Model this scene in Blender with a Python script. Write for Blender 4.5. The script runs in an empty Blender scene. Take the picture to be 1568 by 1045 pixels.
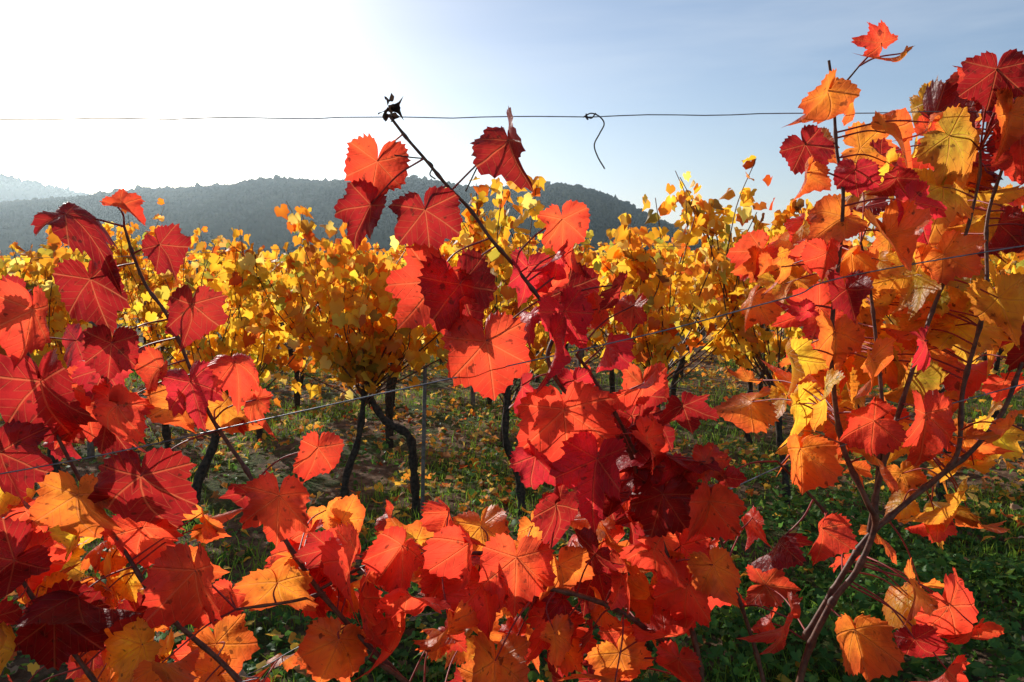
import bpy, math, numpy as np
from mathutils import Vector
rng=np.random.default_rng(7)
rad=math.radians
scene=bpy.context.scene
# ---------------------------------------------------------------- helpers
def build_mesh(name,V,groups,mat,attrs=None,smooth=True,parent=None):
    me=bpy.data.meshes.new(name)
    V=np.asarray(V,dtype=np.float32)
    me.vertices.add(len(V)); me.vertices.foreach_set('co',V.ravel())
    li=[];ls=[];off=0
    for F in groups:
        F=np.asarray(F,dtype=np.int32)
        if len(F)==0: continue
        k=F.shape[1]; li.append(F.ravel()); ls.append(off+np.arange(len(F),dtype=np.int32)*k); off+=F.size
    li=np.concatenate(li); ls=np.concatenate(ls)
    me.loops.add(len(li)); me.loops.foreach_set('vertex_index',li)
    me.polygons.add(len(ls)); me.polygons.foreach_set('loop_start',ls)
    me.update(calc_edges=True)
    if smooth: me.polygons.foreach_set('use_smooth',np.ones(len(ls),dtype=bool))
    for an,(typ,data) in (attrs or {}).items():
        a=me.attributes.new(an,typ,'POINT')
        a.data.foreach_set('color' if typ=='FLOAT_COLOR' else 'vector',np.asarray(data,dtype=np.float32).ravel())
    me.materials.append(mat)
    ob=bpy.data.objects.new(name,me); scene.collection.objects.link(ob)
    if parent: ob.parent=parent
    return ob
def empty(name):
    e=bpy.data.objects.new(name,None); scene.collection.objects.link(e); return e
def catmull(P,n=8):
    P=np.asarray(P,float); Q=np.vstack([2*P[0]-P[1],P,2*P[-1]-P[-2]]); out=[]
    for i in range(1,len(Q)-2):
        t=np.linspace(0,1,n,endpoint=False)[:,None]
        a,b,c,d=Q[i-1],Q[i],Q[i+1],Q[i+2]
        out.append(.5*((2*b)+(-a+c)*t+(2*a-5*b+4*c-d)*t**2+(-a+3*b-3*c+d)*t**3))
    out.append(P[-1][None]); return np.vstack(out)
class Tubes:
    def __init__(s): s.V=[];s.F=[];s.n=0
    def add(s,P,R,k=6):
        P=np.asarray(P,float); n=len(P); R=np.broadcast_to(np.asarray(R,float),(n,))
        T=np.gradient(P,axis=0); T/=np.linalg.norm(T,axis=1)[:,None]+1e-9
        up=np.array([0.31,0.9,0.2]) if abs(T[:,1]).mean()<.8 else np.array([1.,0,0.1])
        A=np.cross(T,up); A/=np.linalg.norm(A,axis=1)[:,None]+1e-9; B=np.cross(T,A)
        a=np.arange(k)*2*np.pi/k
        V=P[:,None]+R[:,None,None]*(A[:,None]*np.cos(a)[None,:,None]+B[:,None]*np.sin(a)[None,:,None])
        s.V.append(V.reshape(-1,3))
        i=np.arange(n-1)[:,None]*k; j=np.arange(k)[None]; j2=(j+1)%k
        s.F.append((np.stack([i+j,i+j2,i+k+j2,i+k+j],-1).reshape(-1,4))+s.n); s.n+=n*k
    def make(s,name,mat,parent=None): return build_mesh(name,np.vstack(s.V),[np.vstack(s.F)],mat,parent=parent)
def snoise(x,y,s,seed=0):
    r=np.random.default_rng(seed); v=0
    for k in range(7):
        a=r.uniform(0,6.28); f=s*r.uniform(.6,1.8); v=v+np.sin((x*np.cos(a)+y*np.sin(a))*f+r.uniform(0,6.28))
    return v/3.
# ---------------------------------------------------------------- materials
def newmat(name):
    m=bpy.data.materials.new(name); m.use_nodes=True; nt=m.node_tree; nt.nodes.clear()
    return m,nt
def N(nt,t,**kw):
    n=nt.nodes.new(t)
    for k,v in kw.items(): setattr(n,k,v)
    return n
def mth(nt,op,a,b=None,c=None,clamp=False):
    n=nt.nodes.new('ShaderNodeMath'); n.operation=op; n.use_clamp=clamp
    for i,x in enumerate((a,b,c)):
        if x is None: continue
        if hasattr(x,'is_linked'): nt.links.new(x,n.inputs[i])
        else: n.inputs[i].default_value=x
    return n.outputs[0]
def mixc(nt,fac,a,b,mode='MIX'):
    n=nt.nodes.new('ShaderNodeMix'); n.data_type='RGBA'; n.blend_type=mode
    for inp,x in ((n.inputs[0],fac),(n.inputs[6],a),(n.inputs[7],b)):
        if hasattr(x,'is_linked'): nt.links.new(x,inp)
        else: inp.default_value=x
    return n.outputs[2]
def noise(nt,scale,detail=3,vec=None,rough=.5):
    n=nt.nodes.new('ShaderNodeTexNoise'); n.inputs['Scale'].default_value=scale; n.inputs['Detail'].default_value=detail; n.inputs['Roughness'].default_value=rough
    if vec is not None: nt.links.new(vec,n.inputs['Vector'])
    return n.outputs[0]
def ramp(nt,fac,lo,hi):
    n=nt.nodes.new('ShaderNodeMapRange'); n.interpolation_type='SMOOTHSTEP'
    nt.links.new(fac,n.inputs[0]); n.inputs[1].default_value=lo; n.inputs[2].default_value=hi
    return n.outputs[0]
VEINS=[0,rad(50),rad(-50),rad(105),rad(-105)]
def leaf_material(name,veins=True,trans=.55,rough=.5,gl=1.0,boost=(1.35,1.2,1.0,1)):
    m,nt=newmat(name); L=nt.links
    geo=nt.nodes.new('ShaderNodeNewGeometry').outputs['Position']
    col=N(nt,'ShaderNodeAttribute',attribute_name='Col').outputs['Color']
    c=col
    if veins:
        n1=noise(nt,18,3,geo); patch=ramp(nt,n1,.48,.66)
        c=mixc(nt,mth(nt,'MULTIPLY',patch,.6),col,mixc(nt,1.0,col,(.42,.28,.42,1),'MULTIPLY'))
        n3=noise(nt,9,2,geo); c=mixc(nt,mth(nt,'MULTIPLY',ramp(nt,n3,.48,.7),.55),c,mixc(nt,1.0,c,(1.25,2.1,1.2,1),'MULTIPLY'))
        n2=noise(nt,75,2,geo); c=mixc(nt,mth(nt,'MULTIPLY',ramp(nt,n2,.63,.72),.7),c,(.05,.014,.012,1))
    bumph=None
    if veins:
        lp=N(nt,'ShaderNodeAttribute',attribute_name='lp').outputs['Vector']
        best=None;bs=None
        for a in VEINS:
            d=(math.sin(a),math.cos(a),0); nn=(math.cos(a),-math.sin(a),0)
            def dot(v):
                q=nt.nodes.new('ShaderNodeVectorMath'); q.operation='DOT_PRODUCT'; L.new(lp,q.inputs[0]); q.inputs[1].default_value=v; return q.outputs['Value']
            s=dot(d); ds=mth(nt,'ABSOLUTE',dot(nn)); ds=mth(nt,'ADD',ds,mth(nt,'MULTIPLY',mth(nt,'LESS_THAN',s,0.0),5.0))
            sec=mth(nt,'SUBTRACT',s,mth(nt,'MULTIPLY',ds,.9))
            if best is None: best,bs=ds,sec
            else:
                lt=mth(nt,'LESS_THAN',ds,best)
                mn=nt.nodes.new('ShaderNodeMix'); L.new(lt,mn.inputs[0]); L.new(bs,mn.inputs[2]); L.new(sec,mn.inputs[3]); bs=mn.outputs[0]
                best=mth(nt,'MINIMUM',best,ds)
        main=mth(nt,'SUBTRACT',1.0,ramp(nt,best,.006,.024))
        fr=mth(nt,'PINGPONG',bs,.085)
        secv=mth(nt,'MULTIPLY',mth(nt,'SUBTRACT',1.0,ramp(nt,fr,.003,.014)),.5)
        v=mth(nt,'MAXIMUM',main,secv)
        bumph=v
        halo=mth(nt,'SUBTRACT',1.0,ramp(nt,best,.0,.13))
        c=mixc(nt,mth(nt,'MULTIPLY',halo,.3),c,mixc(nt,1.0,c,(1.3,2.0,1.0,1),'MULTIPLY'))
        c=mixc(nt,mth(nt,'MULTIPLY',v,.33),c,(.66,.24,.12,1))
    p=N(nt,'ShaderNodeBsdfPrincipled'); L.new(c,p.inputs['Base Color']); p.inputs['Roughness'].default_value=rough
    p.inputs['Specular IOR Level'].default_value=.5*gl
    t=N(nt,'ShaderNodeBsdfTranslucent')
    tc=mixc(nt,1.0,c,boost,'MULTIPLY'); L.new(tc,t.inputs['Color'])
    if veins:
        b=nt.nodes.new('ShaderNodeBump'); b.inputs['Distance'].default_value=.003; b.inputs['Strength'].default_value=.8
        h=mth(nt,'SUBTRACT',noise(nt,110,3,geo),bumph)
        L.new(h,b.inputs['Height']); L.new(b.outputs[0],p.inputs['Normal']); L.new(b.outputs[0],t.inputs['Normal'])
    mx=nt.nodes.new('ShaderNodeMixShader'); mx.inputs[0].default_value=trans
    L.new(p.outputs[0],mx.inputs[1]); L.new(t.outputs[0],mx.inputs[2])
    o=nt.nodes.new('ShaderNodeOutputMaterial'); L.new(mx.outputs[0],o.inputs[0])
    return m
def simple_mat(name,c1,c2,scale,rough=.8,metal=0,bump=.004,detail=4,spec=.3):
    m,nt=newmat(name); L=nt.links
    geo=nt.nodes.new('ShaderNodeNewGeometry').outputs['Position']
    n=noise(nt,scale,detail,geo,.6); c=mixc(nt,ramp(nt,n,.35,.65),c1+(1,),c2+(1,))
    p=N(nt,'ShaderNodeBsdfPrincipled'); L.new(c,p.inputs['Base Color']); p.inputs['Roughness'].default_value=rough; p.inputs['Metallic'].default_value=metal
    p.inputs['Specular IOR Level'].default_value=spec
    b=nt.nodes.new('ShaderNodeBump'); b.inputs['Distance'].default_value=bump; L.new(n,b.inputs['Height']); L.new(b.outputs[0],p.inputs['Normal'])
    o=nt.nodes.new('ShaderNodeOutputMaterial'); L.new(p.outputs[0],o.inputs[0]); return m
M_hero=leaf_material('vine_leaf_near',True,.66,.43,.9,(1.4,1.3,1.0,1))
M_far=leaf_material('vine_leaf_far',False,.66,.5,.7,(1.3,1.25,1.0,1))
M_litter=leaf_material('leaf_litter',False,.45,.7,.2)
M_green=leaf_material('green_leaf',False,.5,.5,.35)
M_cane=simple_mat('cane_bark',(.075,.028,.018),(.16,.07,.04),90,.55,bump=.001)
M_bark=simple_mat('vine_bark',(.022,.016,.012),(.07,.05,.035),45,.9,bump=.01)
M_post=simple_mat('weathered_wood',(.10,.085,.07),(.19,.165,.14),30,.85)
M_wire=simple_mat('galvanised_wire',(.25,.27,.3),(.12,.13,.14),60,.45,metal=.7,bump=.0002)
M_tendril=simple_mat('dry_tendril',(.03,.02,.02),(.06,.04,.03),80,.7,bump=.0005)
# ---------------------------------------------------------------- leaf templates
def leaf_tpl(r,NA,rings,teeth,defo=1.0):
    ca=np.radians([0,11,27,46,62,80,103,128,150,168,180])
    cr=np.array([1.08,.92,.74,.92,.84,.64,.74,.60,.50,.36,.05])
    crL=cr*r.uniform(.92,1.08,len(cr)); crR=cr*r.uniform(.92,1.08,len(cr)); crR[0]=crL[0]; crR[-1]=crL[-1]=.05
    sh=r.uniform(-.8,1.4); ln=r.uniform(.95,1.12)
    for q in (crL,crR): q[2]+=.07*sh; q[5]+=.07*sh
    ang=np.linspace(-np.pi,np.pi,NA,endpoint=False)
    base=np.where(ang<0,np.interp(np.abs(ang),ca,crL),np.interp(np.abs(ang),ca,crR))
    k=np.arange(NA)
    tooth=np.where(k%4==0,.040,np.where(k%4==2,-.026,np.where(k%4==1,.006,-.004)))*r.uniform(.3,1.6,NA)*(np.abs(ang)<2.75) if teeth else 0*ang
    fold=r.uniform(-.2,.85)*defo; cup=r.uniform(-.6,.4)*defo; bend=r.uniform(-.15,.8)*defo
    wa=r.uniform(.06,.26)*defo; ph=r.uniform(0,6.28,4); k1=r.integers(2,4); k2=r.integers(4,7); asym=r.uniform(-.4,.4)
    curl=r.uniform(-.25,.3)*defo if teeth else 0; rp=r.uniform(.01,.045)
    V=[[0,0,0]]; LP=[[0,0,0]]
    for t in rings:
        R=t*base+t**5*tooth
        x=R*np.sin(ang); y=R*np.cos(ang)*ln
        z=fold*(np.sqrt(x*x+.01)-.1)+cup*R*R-bend*y*np.abs(y)+asym*x*y+wa*R**2*np.sin(k1*ang+ph[0])+.5*wa*R**2.5*np.sin(k2*ang+ph[1])
        if teeth: z=z-.035*min(1,t*1.6)*R*np.cos(ang*2*np.pi/np.radians(52))+rp*t**5*np.sin(9*ang+ph[2])+.035*t*np.sin(8*x+ph[3])*np.sin(9*y+ph[2])+curl*max(0,t-.6)**2*4*(.5+.5*np.sin(ang+ph[1]))
        V+=list(np.stack([x*(1-.22*abs(fold)),y*(1-.12*abs(bend)),z],1)); LP+=list(np.stack([x,y,0*x],1))
    V=np.array(V);LP=np.array(LP)
    j=np.arange(NA);j2=(j+1)%NA
    T=np.stack([0*j,1+j,1+j2],1)
    Q=[]
    for q in range(len(rings)-1):
        a=1+q*NA; Q.append(np.stack([a+j,a+NA+j,a+NA+j2,a+j2],1))
    Q=np.vstack(Q) if Q else np.zeros((0,4),int)
    return V,LP,T,Q
HT=[leaf_tpl(rng,128,[.18,.36,.52,.68,.84,1.0],True,1.0 if _%2 else 1.35) for _ in range(32)]
LT=[leaf_tpl(rng,14,[1.0],False) for _ in range(12)]
def Rx(a):
    c,s=np.cos(a),np.sin(a);o=np.zeros_like(a);i=o+1
    return np.stack([np.stack([i,o,o],-1),np.stack([o,c,-s],-1),np.stack([o,s,c],-1)],-2)
def Rz(a):
    c,s=np.cos(a),np.sin(a);o=np.zeros_like(a);i=o+1
    return np.stack([np.stack([c,-s,o],-1),np.stack([s,c,o],-1),np.stack([o,o,i],-1)],-2)
BASE=np.array([[-1,0,0],[0,0,-1],[0,-1,0]],float)
def orient(yaw,tilt,roll): return Rz(yaw)@BASE@Rx(tilt)@Rz(roll)
def leaves(name,P,R,S,C,mat,tpls,edge=None,parent=None,lp=False):
    P=np.asarray(P);S=np.asarray(S);C=np.asarray(C);n=len(P)
    pick=rng.integers(0,len(tpls),n); Vs=[];Ts=[];Qs=[];Cs=[];Ls=[];off=0
    for k,(V,LP,T,Q) in enumerate(tpls):
        ix=np.where(pick==k)[0]
        if len(ix)==0: continue
        W=np.einsum('nij,vj->nvi',R[ix],V)*S[ix][:,None,None]+P[ix][:,None]
        Vs.append(W.reshape(-1,3)); m=len(V)
        o=(off+np.arange(len(ix))*m)[:,None,None]
        Ts.append((T[None]+o).reshape(-1,3))
        if len(Q): Qs.append((Q[None]+o).reshape(-1,4))
        off+=m*len(ix)
        c=np.repeat(C[ix][:,None],m,1)
        if edge is not None:
            rr=np.clip((np.linalg.norm(LP,axis=1)-.35)/.55,0,1)[None,:,None]
            c=c*(1-rr)+np.repeat(edge[ix][:,None],m,1)*rr
        Cs.append(np.concatenate([c,np.ones(c.shape[:2]+(1,))],-1).reshape(-1,4))
        if lp: Ls.append(np.tile(LP,(len(ix),1)))
    at={'Col':('FLOAT_COLOR',np.vstack(Cs))}
    if lp: at['lp']=('FLOAT_VECTOR',np.vstack(Ls))
    g=[np.vstack(Ts)]
    if Qs: g.append(np.vstack(Qs))
    return build_mesh(name,np.vstack(Vs),g,mat,at,parent=parent)
# ---------------------------------------------------------------- terrain
def gz(x,y):
    x=np.asarray(x,float);y=np.asarray(y,float)
    return .024*np.clip(y-3,0,32)+.02*np.clip(x,-12,12)*np.clip((y-1)/5,0,1)+.02*snoise(x,y,1.3,3)*np.clip(1-y/60,0,1)
def axis(lim,near,step):
    a=np.arange(0,near,step); b=near*np.exp(np.linspace(0,np.log(lim/near),28)); p=np.concatenate([a,b]); return p
xs=axis(3000,30,.25); xs=np.concatenate([-xs[:0:-1],xs]); ys=np.concatenate([-axis(500,6,.5)[:0:-1],axis(3000,34,.25)])
X,Y=np.meshgrid(xs,ys); Z=gz(X,Y)+.012*snoise(X,Y,7,9)*(Y<40)
nx=len(xs); i=np.arange(len(ys)-1)[:,None]*nx; j=np.arange(nx-1)[None]
F=np.stack([i+j,i+j+1,i+nx+j+1,i+nx+j],-1).reshape(-1,4)
m,nt=newmat('vineyard_soil'); L=nt.links
geo=nt.nodes.new('ShaderNodeNewGeometry').outputs['Position']
c=mixc(nt,ramp(nt,noise(nt,14,6,geo,.65),.35,.65),(.075,.042,.025,1),(.22,.135,.085,1))
c=mixc(nt,mth(nt,'MULTIPLY',ramp(nt,noise(nt,1.2,4,geo,.6),.45,.57),.8),c,mixc(nt,ramp(nt,noise(nt,30,3,geo),.4,.6),(.022,.045,.01,1),(.06,.10,.02,1)))
p=N(nt,'ShaderNodeBsdfPrincipled'); L.new(c,p.inputs['Base Color']); p.inputs['Roughness'].default_value=.95; p.inputs['Specular IOR Level'].default_value=.1
b=nt.nodes.new('ShaderNodeBump'); b.inputs['Distance'].default_value=.04; L.new(noise(nt,25,6,geo,.7),b.inputs['Height']); L.new(b.outputs[0],p.inputs['Normal'])
o=nt.nodes.new('ShaderNodeOutputMaterial'); L.new(p.outputs[0],o.inputs[0])
build_mesh('ground',np.stack([X,Y,Z],-1).reshape(-1,3),[F],m)
# hills with woodland
M_hill=simple_mat('wooded_slope',(.016,.028,.014),(.055,.06,.028),.03,.95,bump=1.0,spec=.0)
def ico():
    t=(1+5**.5)/2
    v=np.array([[-1,t,0],[1,t,0],[-1,-t,0],[1,-t,0],[0,-1,t],[0,1,t],[0,-1,-t],[0,1,-t],[t,0,-1],[t,0,1],[-t,0,-1],[-t,0,1]])/1.9
    f=np.array([[0,11,5],[0,5,1],[0,1,7],[0,7,10],[0,10,11],[1,5,9],[5,11,4],[11,10,2],[10,7,6],[7,1,8],[3,9,4],[3,4,2],[3,2,6],[3,6,8],[3,8,9],[4,9,5],[2,4,11],[6,2,10],[8,6,7],[9,8,1]])
    return v,f
def hill(name,prof,y0,depth,ntree,xr,mat):
    f=1132./y0
    px=np.array([(a-784)/f for a,_ in prof]); pz=np.array([1.5+(440-b)/f for _,b in prof])-1.5
    def H(x,y):
        r=np.interp(x,px,pz); t=np.clip(1-np.abs(y-y0)/depth,0,1); t=t*t*(3-2*t)
        return r*t*(1+.06*snoise(x,y,.03,4)*(1-t))+(.5*snoise(x,y,.09,5))*t-2
    x=np.linspace(px[0],px[-1],320); y=np.linspace(y0-depth,y0+depth,90); X,Y=np.meshgrid(x,y); Z=H(X,Y)
    i=np.arange(89)[:,None]*320; j=np.arange(319)[None]
    F=np.stack([i+j,i+j+1,i+320+j+1,i+320+j],-1).reshape(-1,4)
    hob=empty(name)
    build_mesh('slope',np.stack([X,Y,Z],-1).reshape(-1,3),[F],mat,parent=hob)
    v,ff=ico(); tx=rng.uniform(xr[0],xr[1],ntree); ty=y0-np.abs(rng.normal(0,depth*.3,ntree))+rng.uniform(-4,10,ntree)
    s=rng.uniform(.7,1.5,ntree)*(y0/500)**.3; s[rng.random(ntree)<.015]*=1.7; tz=H(tx,ty)
    W=v[None]*(1+rng.uniform(-.35,.35,(ntree,12,1)))*s[:,None,None]*np.stack([np.ones(ntree),np.ones(ntree),rng.uniform(.9,1.7,ntree)],1)[:,None]
    W=W+np.stack([tx,ty,tz+s*.7],1)[:,None]
    build_mesh('woodland',W.reshape(-1,3),[(ff[None]+(np.arange(ntree)*12)[:,None,None]).reshape(-1,3)],mat,smooth=True,parent=hob)
hill('wooded_hill',[(-900,330),(-200,322),(0,312),(150,301),(230,291),(300,288),(380,283),(400,275),(460,275),(520,279),(600,270),(640,272),(720,285),(800,288),(860,281),(900,290),(950,311),(1000,337),(1050,365),(1150,400),(1400,432),(2400,436)],500,220,26000,(-620,180),M_hill)
hill('wooded_hill',[(-900,240),(-300,245),(0,264),(60,277),(150,300),(300,325),(600,360),(900,420),(1500,436)],640,120,3500,(-900,-200),M_hill)
# ---------------------------------------------------------------- vineyard rows
Yc=np.array([[.84,.50,.04],[.88,.58,.06],[.82,.40,.035],[.78,.28,.03],[.52,.42,.06],[.34,.34,.06],[.60,.15,.025],[.88,.68,.18],[.30,.13,.03]])
Yp=np.array([.27,.22,.13,.09,.08,.05,.05,.08,.03])
def topfun(x,row):
    if row==0:
        u=784+x/4.7*1132
        v=np.interp(u,[-400,0,110,200,300,400,450,520,600,680,760,850,890,960,1000,1060,1130,1180,1300,1700],[350,336,324,356,358,336,308,360,382,304,270,280,345,345,300,260,258,285,335,300])
        return 1.5+(440-v)/241
    return 1.97+.12*np.sin(x*1.7+row)+.1*np.sin(x*3.9+row*2.2)
def botfun(x,row):
    if row==0:
        u=784+x/4.7*1132
        v=np.interp(u,[-400,0,400,520,600,660,800,980,1100,1700],[620,630,645,630,580,555,540,530,530,560])
        return 1.5+(440-v)/241
    return .92+.08*np.sin(x*2.3+row)
rows=[4.7,6.6,8.5,10.4,12.4,14.4,16.6,19,22,26]
for ri,y0 in enumerate(rows):
    rowob=empty('grape_vine_row')
    T=Tubes();TC=Tubes();P=[];S=[]
    half=.72*y0+1.6; sp=1.05
    xv=np.arange(-half,half,sp)+rng.uniform(-.18,.18,len(np.arange(-half,half,sp)))
    if ri==0: xv=np.array([-4.9,-3.9,-2.9,-2.05,-1.05,-.6,.07,1.0,1.75,2.7,3.6,4.5])
    for x0 in xv:
        g=float(gz(x0,y0)); yy=y0+rng.normal(0,.06); zt=g+rng.uniform(.62,.85)
        lean=rng.normal(0,.1)
        pts=[[x0,yy,g-.05],[x0+lean*.3+rng.normal(0,.02),yy+rng.normal(0,.02),g+.25],[x0+lean*.8+rng.normal(0,.03),yy+rng.normal(0,.03),g+.5],[x0+lean,yy,zt]]
        if ri==0 and abs(x0+.6)<.01: pts=[[x0,yy,g-.05],[x0-.02,yy,g+.28],[x0-.05,yy,g+.5],[x0-.2,yy,g+.6],[x0-.3,yy,g+.75]]; lean=-.3
        c=catmull(pts,6); r0=rng.uniform(.024,.036)
        T.add(c,np.linspace(r0*1.15,r0*.75,len(c))*(1+.18*np.sin(np.arange(len(c))*1.9)+rng.uniform(-.12,.12,len(c))),7 if ri<3 else 5)
        hx=x0+lean
        nc=22 if ri<1 else (15 if ri<3 else (10 if ri<5 else 7))
        nl=(26 if ri<2 else 24) if ri<5 else 20
        for q in range(nc):
            ex=hx+rng.normal(0,.44); tp=topfun(ex,ri)+(g if ri else 0); bt=botfun(ex,ri)+(g if ri else 0)
            ez=bt+(tp-bt)*rng.uniform(.2,1.0)**.5
            ey=yy+rng.normal(0,.19)
            if rng.random()<.05: ez=tp+rng.uniform(.0,.06)
            hz=zt+rng.uniform(-.05,.12)
            c1=[hx+(ex-hx)*.55+rng.normal(0,.08),yy+(ey-yy)*.5,hz+(ez-hz)*.35]
            c2=[hx+(ex-hx)*.85,ey,hz+(ez-hz)*.75]
            e=[ex+rng.normal(0,.08),ey+rng.normal(0,.05),ez]
            if rng.random()<.25: e[2]-=.25; 
            cc=catmull([[hx,yy,hz-.08],c1,c2,e],6)
            if ri<4: TC.add(cc,np.linspace(.005,.0026,len(cc)),4)
            t=rng.uniform(.15,1.0,nl); idx=np.clip(t*(len(cc)-1),0,len(cc)-1.001); k=idx.astype(int); fr=(idx-k)[:,None]
            pp=cc[k]*(1-fr)+cc[np.minimum(k+1,len(cc)-1)]*fr+rng.normal(0,.045,(nl,3))
            keep=(pp[:,2]>bt-.12+rng.normal(0,.08,nl))
            P.append(pp[keep])
    P=np.vstack(P); n=len(P); big=1+.35*(ri>=5)
    S=rng.uniform(.038,.070,n)*big
    R=orient(rng.normal(.3,.85,n)+np.pi*(rng.random(n)<.3),rng.normal(.1,.5,n),rng.normal(0,.6,n))
    cl=snoise(P[:,0]*1.0,P[:,2]*1.3,3.2,20+ri)
    ci=rng.choice(len(Yc),n,p=Yp); C=Yc[ci]*rng.uniform(.8,1.12,(n,1))
    C=C*(1+.12*cl[:,None]); hi=(P[:,2]>topfun(P[:,0],ri)+(gz(P[:,0],y0) if ri else 0)-.22)&(rng.random(n)<.45)
    C[hi]=C[hi]*np.array([.95,.6,.6]); C=np.clip(C,0,.92)
    E=C*np.where(rng.random((n,1))<.3,np.array([[.85,.5,.5]]),np.array([[1,1,1]]))
    leaves('foliage',P,R,S,C,M_far,LT,edge=E,parent=rowob)
    T.make('trunks',M_bark,rowob)
    if TC.n: TC.make('canes',M_cane,rowob)
    W=Tubes()
    if ri<4:
        for zz in (.8,1.25,1.7):
            xx=np.linspace(-half,half,30); W.add(np.stack([xx,np.full(30,y0),gz(xx,y0)+zz+.008*np.sin(xx*3)],1),.0014,4)
        W.make('wires',M_wire,rowob)
    PT=Tubes()
    for xp in ([-.56+.0,-5.2,4.2] if ri==0 else np.arange(-half+rng.uniform(0,3),half,4.3)):
        g=float(gz(xp,y0)); hgt=.95 if (ri==0 and abs(xp+.56)<.01) else 1.7
        rr=.013 if hgt<1 else .03
        PT.add([[xp,y0-.1,g-.1],[xp+.01,y0-.1,g+hgt*.5],[xp+.02,y0-.1,g+hgt],[xp+.02,y0-.1,g+hgt+.002]],[rr,rr,rr,.001],8)
    PT.make('stakes',M_post,rowob)
# ---------------------------------------------------------------- ground cover
n=32000; x=rng.uniform(-11,11,n); y=2.0+rng.random(n)**1.3*14
k=(snoise(x,y,1.4,31)+rng.normal(0,.5,n)>-.3)&(np.abs(x)<.75*y+1); x=x[k];y=y[k];n=len(x)
P=np.stack([x,y,gz(x,y)+rng.uniform(.01,.09,n)],1)
LC=np.array([[.80,.48,.07],[.76,.30,.04],[.46,.20,.07],[.28,.14,.07],[.84,.60,.16],[.52,.36,.24],[.60,.12,.03]])
C=LC[rng.choice(7,n,p=[.22,.22,.15,.09,.14,.1,.08])]*rng.uniform(.7,1.15,(n,1))
R=Rz(rng.uniform(0,6.28,n))@Rx(rng.normal(0,.5,n))@Rz(rng.uniform(0,6.28,n))
leaves('fallen_leaves',P,R,rng.uniform(.026,.052,n),C,M_litter,LT)
n=150000; x=rng.uniform(-9,9,n); y=2.0+rng.random(n)**1.5*13
msk=snoise(x,y,1.9,41)+.5*snoise(x,y,6,42)
k=(msk+rng.normal(0,.22,n)>.12)&(np.abs(x)<.75*y+.8); x=x[k];y=y[k];n=len(x)
g=gz(x,y); h=rng.uniform(.05,.14,n)*(1+.35*snoise(x,y,3,43)); a=rng.uniform(0,6.28,n); w=rng.uniform(.0018,.0035,n)
dx=np.cos(a);dy=np.sin(a); ln=rng.uniform(.1,.8,n)*h; b=rng.uniform(0,6.28,n)
def pt(t,s): return np.stack([x+dx*w*s+np.cos(b)*ln*t*t,y+dy*w*s+np.sin(b)*ln*t*t,g+h*t*(1-.15*t)],1)
V=np.stack([pt(0,-1),pt(0,1),pt(.55,.8),pt(.55,-.8),pt(1,0)],1).reshape(-1,3)
o=np.arange(n)[:,None]*5
C=np.array([[.14,.27,.035]])*rng.uniform(.6,1.5,(n,1))+rng.random((n,1))**4*np.array([[.12,.07,.0]])
C=np.repeat(np.concatenate([C,np.ones((n,1))],1)[:,None],5,1).reshape(-1,4)
build_mesh('grass',V,[np.array([[0,1,2,3]])+o,np.array([[3,2,4]])+o],M_green,{'Col':('FLOAT_COLOR',C)})
WP=[]
for (cx,cy,sx,sy,cnt,hh) in [(1.9,3.0,.9,.6,5600,.32),(.6,2.9,.7,.5,2000,.16),(-.7,2.9,.6,.5,1300,.12),(2.4,4.2,1.2,.5,3500,.3),(-2.5,3.4,.8,.5,1000,.12),(-.3,4.2,1.0,.3,600,.1),(1.1,5.6,1.2,.5,1100,.15),(-1.8,6,1.5,.5,800,.12),(3.4,3.2,.8,.8,2600,.35),(.6,7.6,2,.5,900,.14)]:
    x=rng.normal(cx,sx,cnt);y=np.maximum(rng.normal(cy,sy,cnt),2.0); m_=np.clip(.55+.6*snoise(x,y,4,51),.05,1.3)
    WP.append(np.stack([x,y,gz(x,y)+hh*m_*rng.random(cnt)**.7],1))
WP=np.vstack(WP); n=len(WP)
C=np.array([[.07,.17,.035]])*rng.uniform(.5,1.6,(n,1))+rng.random((n,1))**5*np.array([[.08,.05,0]])
R=Rz(rng.uniform(0,6.28,n))@Rx(rng.normal(0,.6,n))@Rz(rng.uniform(0,6.28,n))
leaves('weeds',WP,R,rng.uniform(.012,.034,n),C,M_green,LT)
# ---------------------------------------------------------------- the near vine row
D=1.132
def T3(a,b,dy=0.): return np.array([(a-784)/1000.,D+dy,1.94-b/1000.])   # millimetres along the trellis -> metres
near=empty('grape_vine'); CT=Tubes(); canepts=[]
def cane(pts,r0,r1,dy0=0.,dy1=0.,k=8):
    n_=len(pts); P=[T3(a,b,dy0+(dy1-dy0)*q/(n_-1)+rng.normal(0,.006)) for q,(a,b) in enumerate(pts)]
    c=catmull(P,10); s=np.concatenate([[0],np.cumsum(np.linalg.norm(np.diff(c,axis=0),axis=1))])
    r=np.interp(s,[0,s[-1]],[r0,r1]); node=np.exp(-(((s%.075)-.037)/.006)**2)
    CT.add(c,r*(1+.45*node),k); canepts.append(c); return c
cane([(605,190),(630,222),(656,252),(688,290),(722,325),(752,368),(782,402),(812,440),(838,476),(850,505),(838,548),(868,602),(925,640),(962,690),(985,760),(1020,850),(1055,950),(1075,1060),(1085,1250)],.0022,.0052,-.05,0)
cane([(880,540),(905,575),(945,640),(975,700),(1000,760)],.0028,.003,-.03,.02)
cane([(208,350),(222,395),(240,440),(266,475),(285,520),(303,565),(330,625),(352,672),(385,715),(412,765),(440,820),(490,900),(545,970),(610,1030),(700,1120),(790,1250)],.0020,.0048,-.04,0)
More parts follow.
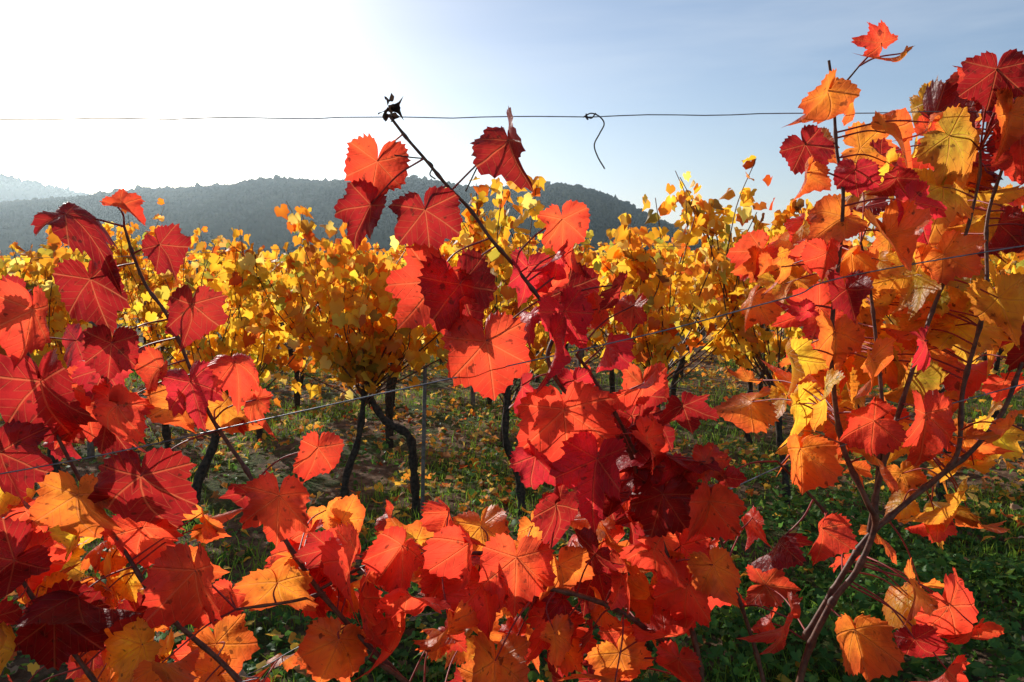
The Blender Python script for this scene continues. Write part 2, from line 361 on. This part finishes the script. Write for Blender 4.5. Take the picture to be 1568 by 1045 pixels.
cane([(1259,100),(1268,150),(1276,230),(1281,300),(1278,400),(1272,480),(1270,560),(1290,680),(1315,760),(1335,800),(1310,870),(1270,930),(1225,1040),(1200,1250)],.002,.006,-.02,0)
cane([(1302,110),(1290,128),(1268,150)],.0012,.0018,-.03,-.02)
cane([(1500,230),(1497,280),(1470,370),(1440,450),(1405,540),(1370,650),(1345,740),(1330,815)],.002,.0045,0,0)
cane([(1600,560),(1560,640),(1512,700),(1450,748),(1390,790),(1335,835),(1290,905),(1240,990)],.0035,.005,.05,.02)
cane([(1330,370),(1345,440),(1350,520),(1352,620),(1350,700),(1335,800)],.002,.004,.03,0)
cane([(1590,100),(1570,220),(1545,330),(1530,460),(1500,600),(1480,700),(1440,755)],.002,.004,.04,.03)
cane([(830,888),(880,900),(940,922),(990,960),(1040,1010),(1080,1090)],.0035,.0045,-.03,0)
cane([(490,900),(560,868),(640,850),(720,852),(800,862),(870,880)],.0025,.003,0,.02)
cane([(380,912),(455,908),(500,905)],.002,.0025,-.05,0)
cane([(20,520),(60,640),(120,760),(180,860),(240,940),(330,1030),(420,1120),(560,1230)],.002,.005,.02,.03)
cane([(-60,600),(-20,760),(40,900),(110,1000),(200,1120)],.002,.004,0,0)
cane([(1180,700),(1240,760),(1300,830)],.0018,.003,-.02,0)
cane([(575,985),(600,1010),(650,1060)],.003,.004,-.05,0)
cane([(1110,830),(1130,900),(1160,1000),(1180,1100)],.002,.004,.03,0)
CT.make('canes',M_cane,near)
TT=Tubes()
def trunk(pts,r0,r1):
    c=catmull([T3(a,b) for a,b in pts],8); TT.add(c,np.linspace(r0,r1,len(c))*(1+.15*np.sin(np.arange(len(c))*1.7)),9)
trunk([(1120,1960),(1140,1700),(1110,1450),(1160,1260),(1200,1200)],.035,.022)
trunk([(1110,1450),(1080,1330),(1085,1230)],.02,.012)
trunk([(640,1960),(620,1700),(660,1450),(720,1300),(790,1240)],.034,.02)
trunk([(-400,1960),(-380,1600),(-300,1300),(-60,1050)],.034,.01)
trunk([(1120,1450),(950,1290),(790,1250),(560,1225)],.016,.012)
TT.make('trunks',M_bark,near)
allc=np.vstack(canepts)
PAL={'R':([.76,.080,.045],[.64,.042,.030]),'D':([.36,.020,.025],[.25,.012,.018]),'C':([.60,.035,.055],[.48,.02,.04]),
     'O':([.82,.24,.045],[.74,.11,.035]),'Y':([.86,.46,.055],[.80,.28,.04]),'G':([.50,.32,.05],[.58,.18,.03])}
hl=[]
def H(s):
    for tok in s.split():
        q=tok.split(','); a,b,w=map(float,q[:3]); c=q[3]
        roll=float(q[4]) if len(q)>4 else rng.normal(0,30); yaw=float(q[5]) if len(q)>5 else rng.normal(0,40); tilt=float(q[6]) if len(q)>6 else rng.normal(8,28)
        hl.append((a,b,w,c,roll,yaw,tilt,rng.uniform(-.09,-.01)))
H('578,270,108,R,-10,15,5 566,335,100,D,-30,-20,10 662,348,108,D,10,20,5 782,245,105,D,25,-45,15 862,355,92,R,10,30,0 845,400,70,C '
  '660,452,135,R,-35,10,0 715,455,120,D,20,-10,20 806,425,85,C 868,488,85,C,30 752,540,130,R,10,5,0 850,525,90,C 962,478,66,R 935,445,56,D,0,60 925,535,66,C,0,50 962,590,92,R '
  '862,645,150,R,5,0,-5 1045,630,92,D 985,668,90,R 828,700,92,C 900,705,120,C 935,765,130,D 860,775,105,D 1003,765,100,D 1065,765,105,R 990,615,70,D 880,590,60,C 800,600,60,C,10,60 1040,700,80,D 1075,690,60,R 1090,730,70,D 1020,720,70,C '
  '172,340,105,D,70,10,62 268,388,80,D,35,55,20 222,326,60,R,60,20,65 170,448,112,D,15,20,10 330,482,95,D,0,60,5 216,535,85,D,-5,30,10 75,498,135,R,-10,0,5 22,462,70,D 82,612,165,D,5,5,0 165,575,80,C '
  '322,592,92,C,20,10,30 385,560,75,R,5,40 396,618,55,R 265,565,62,R 290,622,80,O 205,632,115,R 38,705,125,D 245,742,150,D,0,5,10 128,778,140,O,-8,0,0 487,700,88,R,-10,30,5 452,755,100,R,-5,0,0 392,748,66,D '
  '322,880,135,R,5,-5,5 435,905,120,O,5,10,0 505,842,95,D 552,835,105,R 612,835,95,R 40,852,120,D 28,925,100,D 175,905,150,D 130,940,130,D 60,985,120,Y 215,985,100,Y 300,975,90,O 355,910,60,R 650,880,110,R 720,830,95,R 790,850,110,R 745,900,120,R 690,930,100,O 560,905,110,R 520,985,100,O '
  '620,960,110,R 760,990,110,O 860,870,100,O 850,950,75,O,0,55 930,1000,110,O 1010,960,100,R 1040,900,100,R 960,870,100,R 900,840,90,D 1000,830,100,R 1075,850,80,O 1030,1010,80,R '
  '1311,82,52,R,-140,20 1330,118,50,O,20,50 1236,170,90,O,-20,20 1226,240,74,D,30 1207,285,56,O,-10 1285,280,62,C 1352,215,84,O 1390,212,56,O 1300,165,45,O 1270,342,90,O,-60 1322,375,92,O 1250,400,62,R 1185,420,54,O,0,50 1207,478,46,C 1275,452,66,D '
  '1470,148,95,D 1520,160,95,D 1552,122,80,D 1450,228,112,G 1430,298,100,G 1185,552,74,Y,10,40 1390,645,105,R,0,10,0 1215,698,92,O,5,0,0 1240,808,75,R,-5,20 1175,835,95,D 1440,930,112,R,30,15 1395,530,66,C 1270,520,80,O 1310,560,90,O 1230,600,80,Y 1290,640,90,R 1320,700,80,O '
  '1550,250,90,D 1490,205,80,O 1535,215,70,R 1500,470,90,Y 1440,400,90,O 1360,330,80,C 1350,290,70,D 1550,450,70,R 1500,650,70,O 1410,1010,90,R 1290,960,100,O 1190,930,85,R 1370,960,70,D 1360,870,70,O 1470,960,80,R')
fills=[(110,930,190,150,36,'ODRYOO',.02,.2),(70,640,120,120,8,'RDCD',.02,.2),(600,880,220,80,26,'RROO',.0,.2),(730,985,90,55,7,'ROR',.0,.15),
 (940,890,150,110,28,'RODRO',.0,.2),(970,715,120,110,18,'RDCRD',.0,.18),(950,1005,110,50,7,'OR',0,.15),(870,500,75,110,7,'CDR',.0,.1),
 (1480,320,120,210,44,'OYODGY',.0,.5),(1345,450,100,150,24,'OYRO',.0,.4),(1480,550,110,130,34,'YOGY',.0,.5),(1290,640,80,90,12,'YOYO',0,.25),
 (1430,890,150,120,9,'ORYO',0,.3),(1200,900,75,110,6,'RO',0,.2),(1530,770,60,100,9,'OYG',.05,.3),(1550,170,70,90,13,'DRD',0,.2),(280,650,60,60,3,'ROR',.0,.1),(1410,700,90,60,7,'YOR',.05,.3),
 (-150,800,180,250,30,'ODRY',0,.3),(1800,500,200,350,80,'YORD',0,.5),(170,1120,280,70,22,'ORD',0,.3),(800,1120,260,60,22,'ORD',0,.2)]
for cu,cv,ru,rv,cnt,cols,d0,d1 in fills:
    for _ in range(cnt):
        a=rng.uniform(0,6.28); r_=rng.random()**.5
        hl.append((cu+ru*r_*math.cos(a),cv+rv*r_*math.sin(a),rng.uniform(48,118),cols[rng.integers(len(cols))],rng.normal(0,45),rng.normal(0,55),rng.normal(10,36),rng.uniform(d0,d1)))
n=len(hl)
A=np.array([[h[0],h[1],h[2],h[4],h[5],h[6],h[7]] for h in hl])
R=orient(np.radians(A[:,4]),np.radians(A[:,5]),np.radians(A[:,3]))
S=A[:,2]/1000/1.5
P=np.array([T3(a,b,d) for a,b,d in zip(A[:,0],A[:,1],A[:,6])])-np.einsum('nij,j->ni',R,np.array([0,.28,0]))*S[:,None]
C=np.array([PAL[h[3]][0] for h in hl])*rng.uniform(.78,1.12,(n,1)); E=np.array([PAL[h[3]][1] for h in hl])*rng.uniform(.78,1.12,(n,1))
leaves('leaves',P,R,S,C,M_hero,HT,edge=E,parent=near,lp=True)
PT=Tubes()
for q in range(n):
    d=np.linalg.norm(allc-P[q],axis=1); k=d.argmin()
    if d[k]<.25:
        a=P[q];b=allc[k]; mid=(a+b)/2+np.array([rng.normal(0,.006),rng.normal(0,.006),.08*d[k]])
        PT.add(catmull([a,mid,b],5),np.linspace(.0011,.0016,11),5)
PT.make('petioles',simple_mat('petiole',(.35,.04,.03),(.22,.03,.03),40,.5,bump=.0002),near)
bt=leaf_tpl(np.random.default_rng(3),24,[.5,1.0],True,2.2)
bp=np.array([T3(a,b,-.05) for a,b in [(607,168),(612,172),(600,186),(608,190),(597,183),(605,178),(614,184)]]); nb=len(bp)
leaves('dried_tip',bp,orient(rng.uniform(-3,3,nb),rng.uniform(-1.5,1.5,nb),rng.uniform(-3,3,nb)),np.full(nb,.012),np.tile([.04,.025,.02],(nb,1)),M_litter,[bt],parent=near)
TD=Tubes()
for pts,dy in [([(893,180),(905,174),(918,179),(925,190),(918,205),(910,222),(915,240),(926,259)],0),([(897,175),(900,184),(896,178),(905,182),(912,174)],-.002),([(656,252),(668,262),(664,275),(672,282)],-.05),([(740,250),(728,275),(716,300)],-.05),([(612,247),(635,250),(656,252)],-.05)]:
    TD.add(catmull([T3(a,b,dy) for a,b in pts],8),.0011,5)
TD.make('tendril',M_tendril,near)
# trellis
tr=empty('trellis'); W=Tubes()
xx=np.linspace(-1100,2700,90); W.add(np.array([T3(a,np.interp(a,[-1100,0,784,1430,2700],[192,183,179.5,172,160])+.9*np.sin(a*.03)+rng.normal(0,.35),0) for a in xx]),.0008,6)
W.add(catmull([T3(a,b,-.07) for a,b in [(-1100,900),(-200,752),(0,717),(200,680),(410,634),(600,592),(770,555),(1000,503),(1180,455),(1400,400),(2700,200)]],10),.0010,6)
W.add(catmull([T3(a,b,-.02) for a,b in [(1060,765),(1110,745),(1200,705),(1330,662),(1500,600),(2700,300)]],8),.0010,6)
W.add(catmull([T3(a,b,.02) for a,b in [(-1100,1300),(250,1075),(375,1042),(490,985),(700,940)]],8),.0008,6)
W.make('wires',M_wire,tr)
PO=Tubes()
for a in (-1100,2700):
    p=T3(a,0); PO.add([[p[0],D,-.1],[p[0],D,1.0],[p[0]+.01,D,1.86],[p[0]+.01,D,1.862]],[.04,.038,.036,.002],10)
PO.make('posts',M_post,tr)
# ---------------------------------------------------------------- light, sky, haze
az=rad(-37); el=rad(25)
Sd=Vector((math.sin(az)*math.cos(el),math.cos(az)*math.cos(el),math.sin(el)))
sl=bpy.data.lights.new('sun','SUN'); sl.energy=5; sl.angle=rad(.5); sl.color=(1,.95,.87)
so=bpy.data.objects.new('sun',sl); so.rotation_euler=(-Sd).to_track_quat('-Z','Y').to_euler(); scene.collection.objects.link(so)
w=bpy.data.worlds.new('World'); scene.world=w; w.use_nodes=True; nt=w.node_tree
bg=nt.nodes['Background']; sk=nt.nodes.new('ShaderNodeTexSky'); sk.sky_type='NISHITA'; sk.sun_disc=False
sk.sun_elevation=el; sk.sun_rotation=az; sk.dust_density=1.2; sk.air_density=1.0; sk.ozone_density=1.2; sk.altitude=100
tc=nt.nodes.new('ShaderNodeTexCoord'); mp=nt.nodes.new('ShaderNodeMapping'); mp.inputs['Rotation'].default_value=(.2,.5,.3); mp.inputs['Scale'].default_value=(1.2,2.5,9)
nt.links.new(tc.outputs['Generated'],mp.inputs[0])
cn=noise(nt,1.3,5,mp.outputs[0],.55)
cl=mixc(nt,mth(nt,'MULTIPLY',ramp(nt,cn,.45,.75),.2),sk.outputs[0],(6.5,6.9,7.3,1))
nt.links.new(cl,bg.inputs[0]); bg.inputs[1].default_value=.142
m,nt=newmat('haze'); vs=nt.nodes.new('ShaderNodeVolumeScatter'); vs.inputs['Density'].default_value=.0009; vs.inputs['Anisotropy'].default_value=.6; vs.inputs['Color'].default_value=(.68,.88,1,1)
o=nt.nodes.new('ShaderNodeOutputMaterial'); nt.links.new(vs.outputs[0],o.inputs['Volume'])
bx=np.array([[a,b,c] for a in (-1300,900) for b in (250,1000) for c in (-20,88)],float)
build_mesh('haze',bx,[np.array([[0,1,3,2],[4,6,7,5],[0,4,5,1],[2,3,7,6],[0,2,6,4],[1,5,7,3]])],m,smooth=False)
cam=bpy.data.cameras.new('camera'); cam.lens=26; cam.sensor_width=36; cam.shift_y=-.0526; cam.clip_end=8000; cam.clip_start=.05
co=bpy.data.objects.new('camera',cam); co.location=(0,0,1.5); co.rotation_euler=(rad(90),0,0); scene.collection.objects.link(co); scene.camera=co
scene.view_settings.view_transform='Standard'; scene.view_settings.look='None'; scene.view_settings.exposure=0
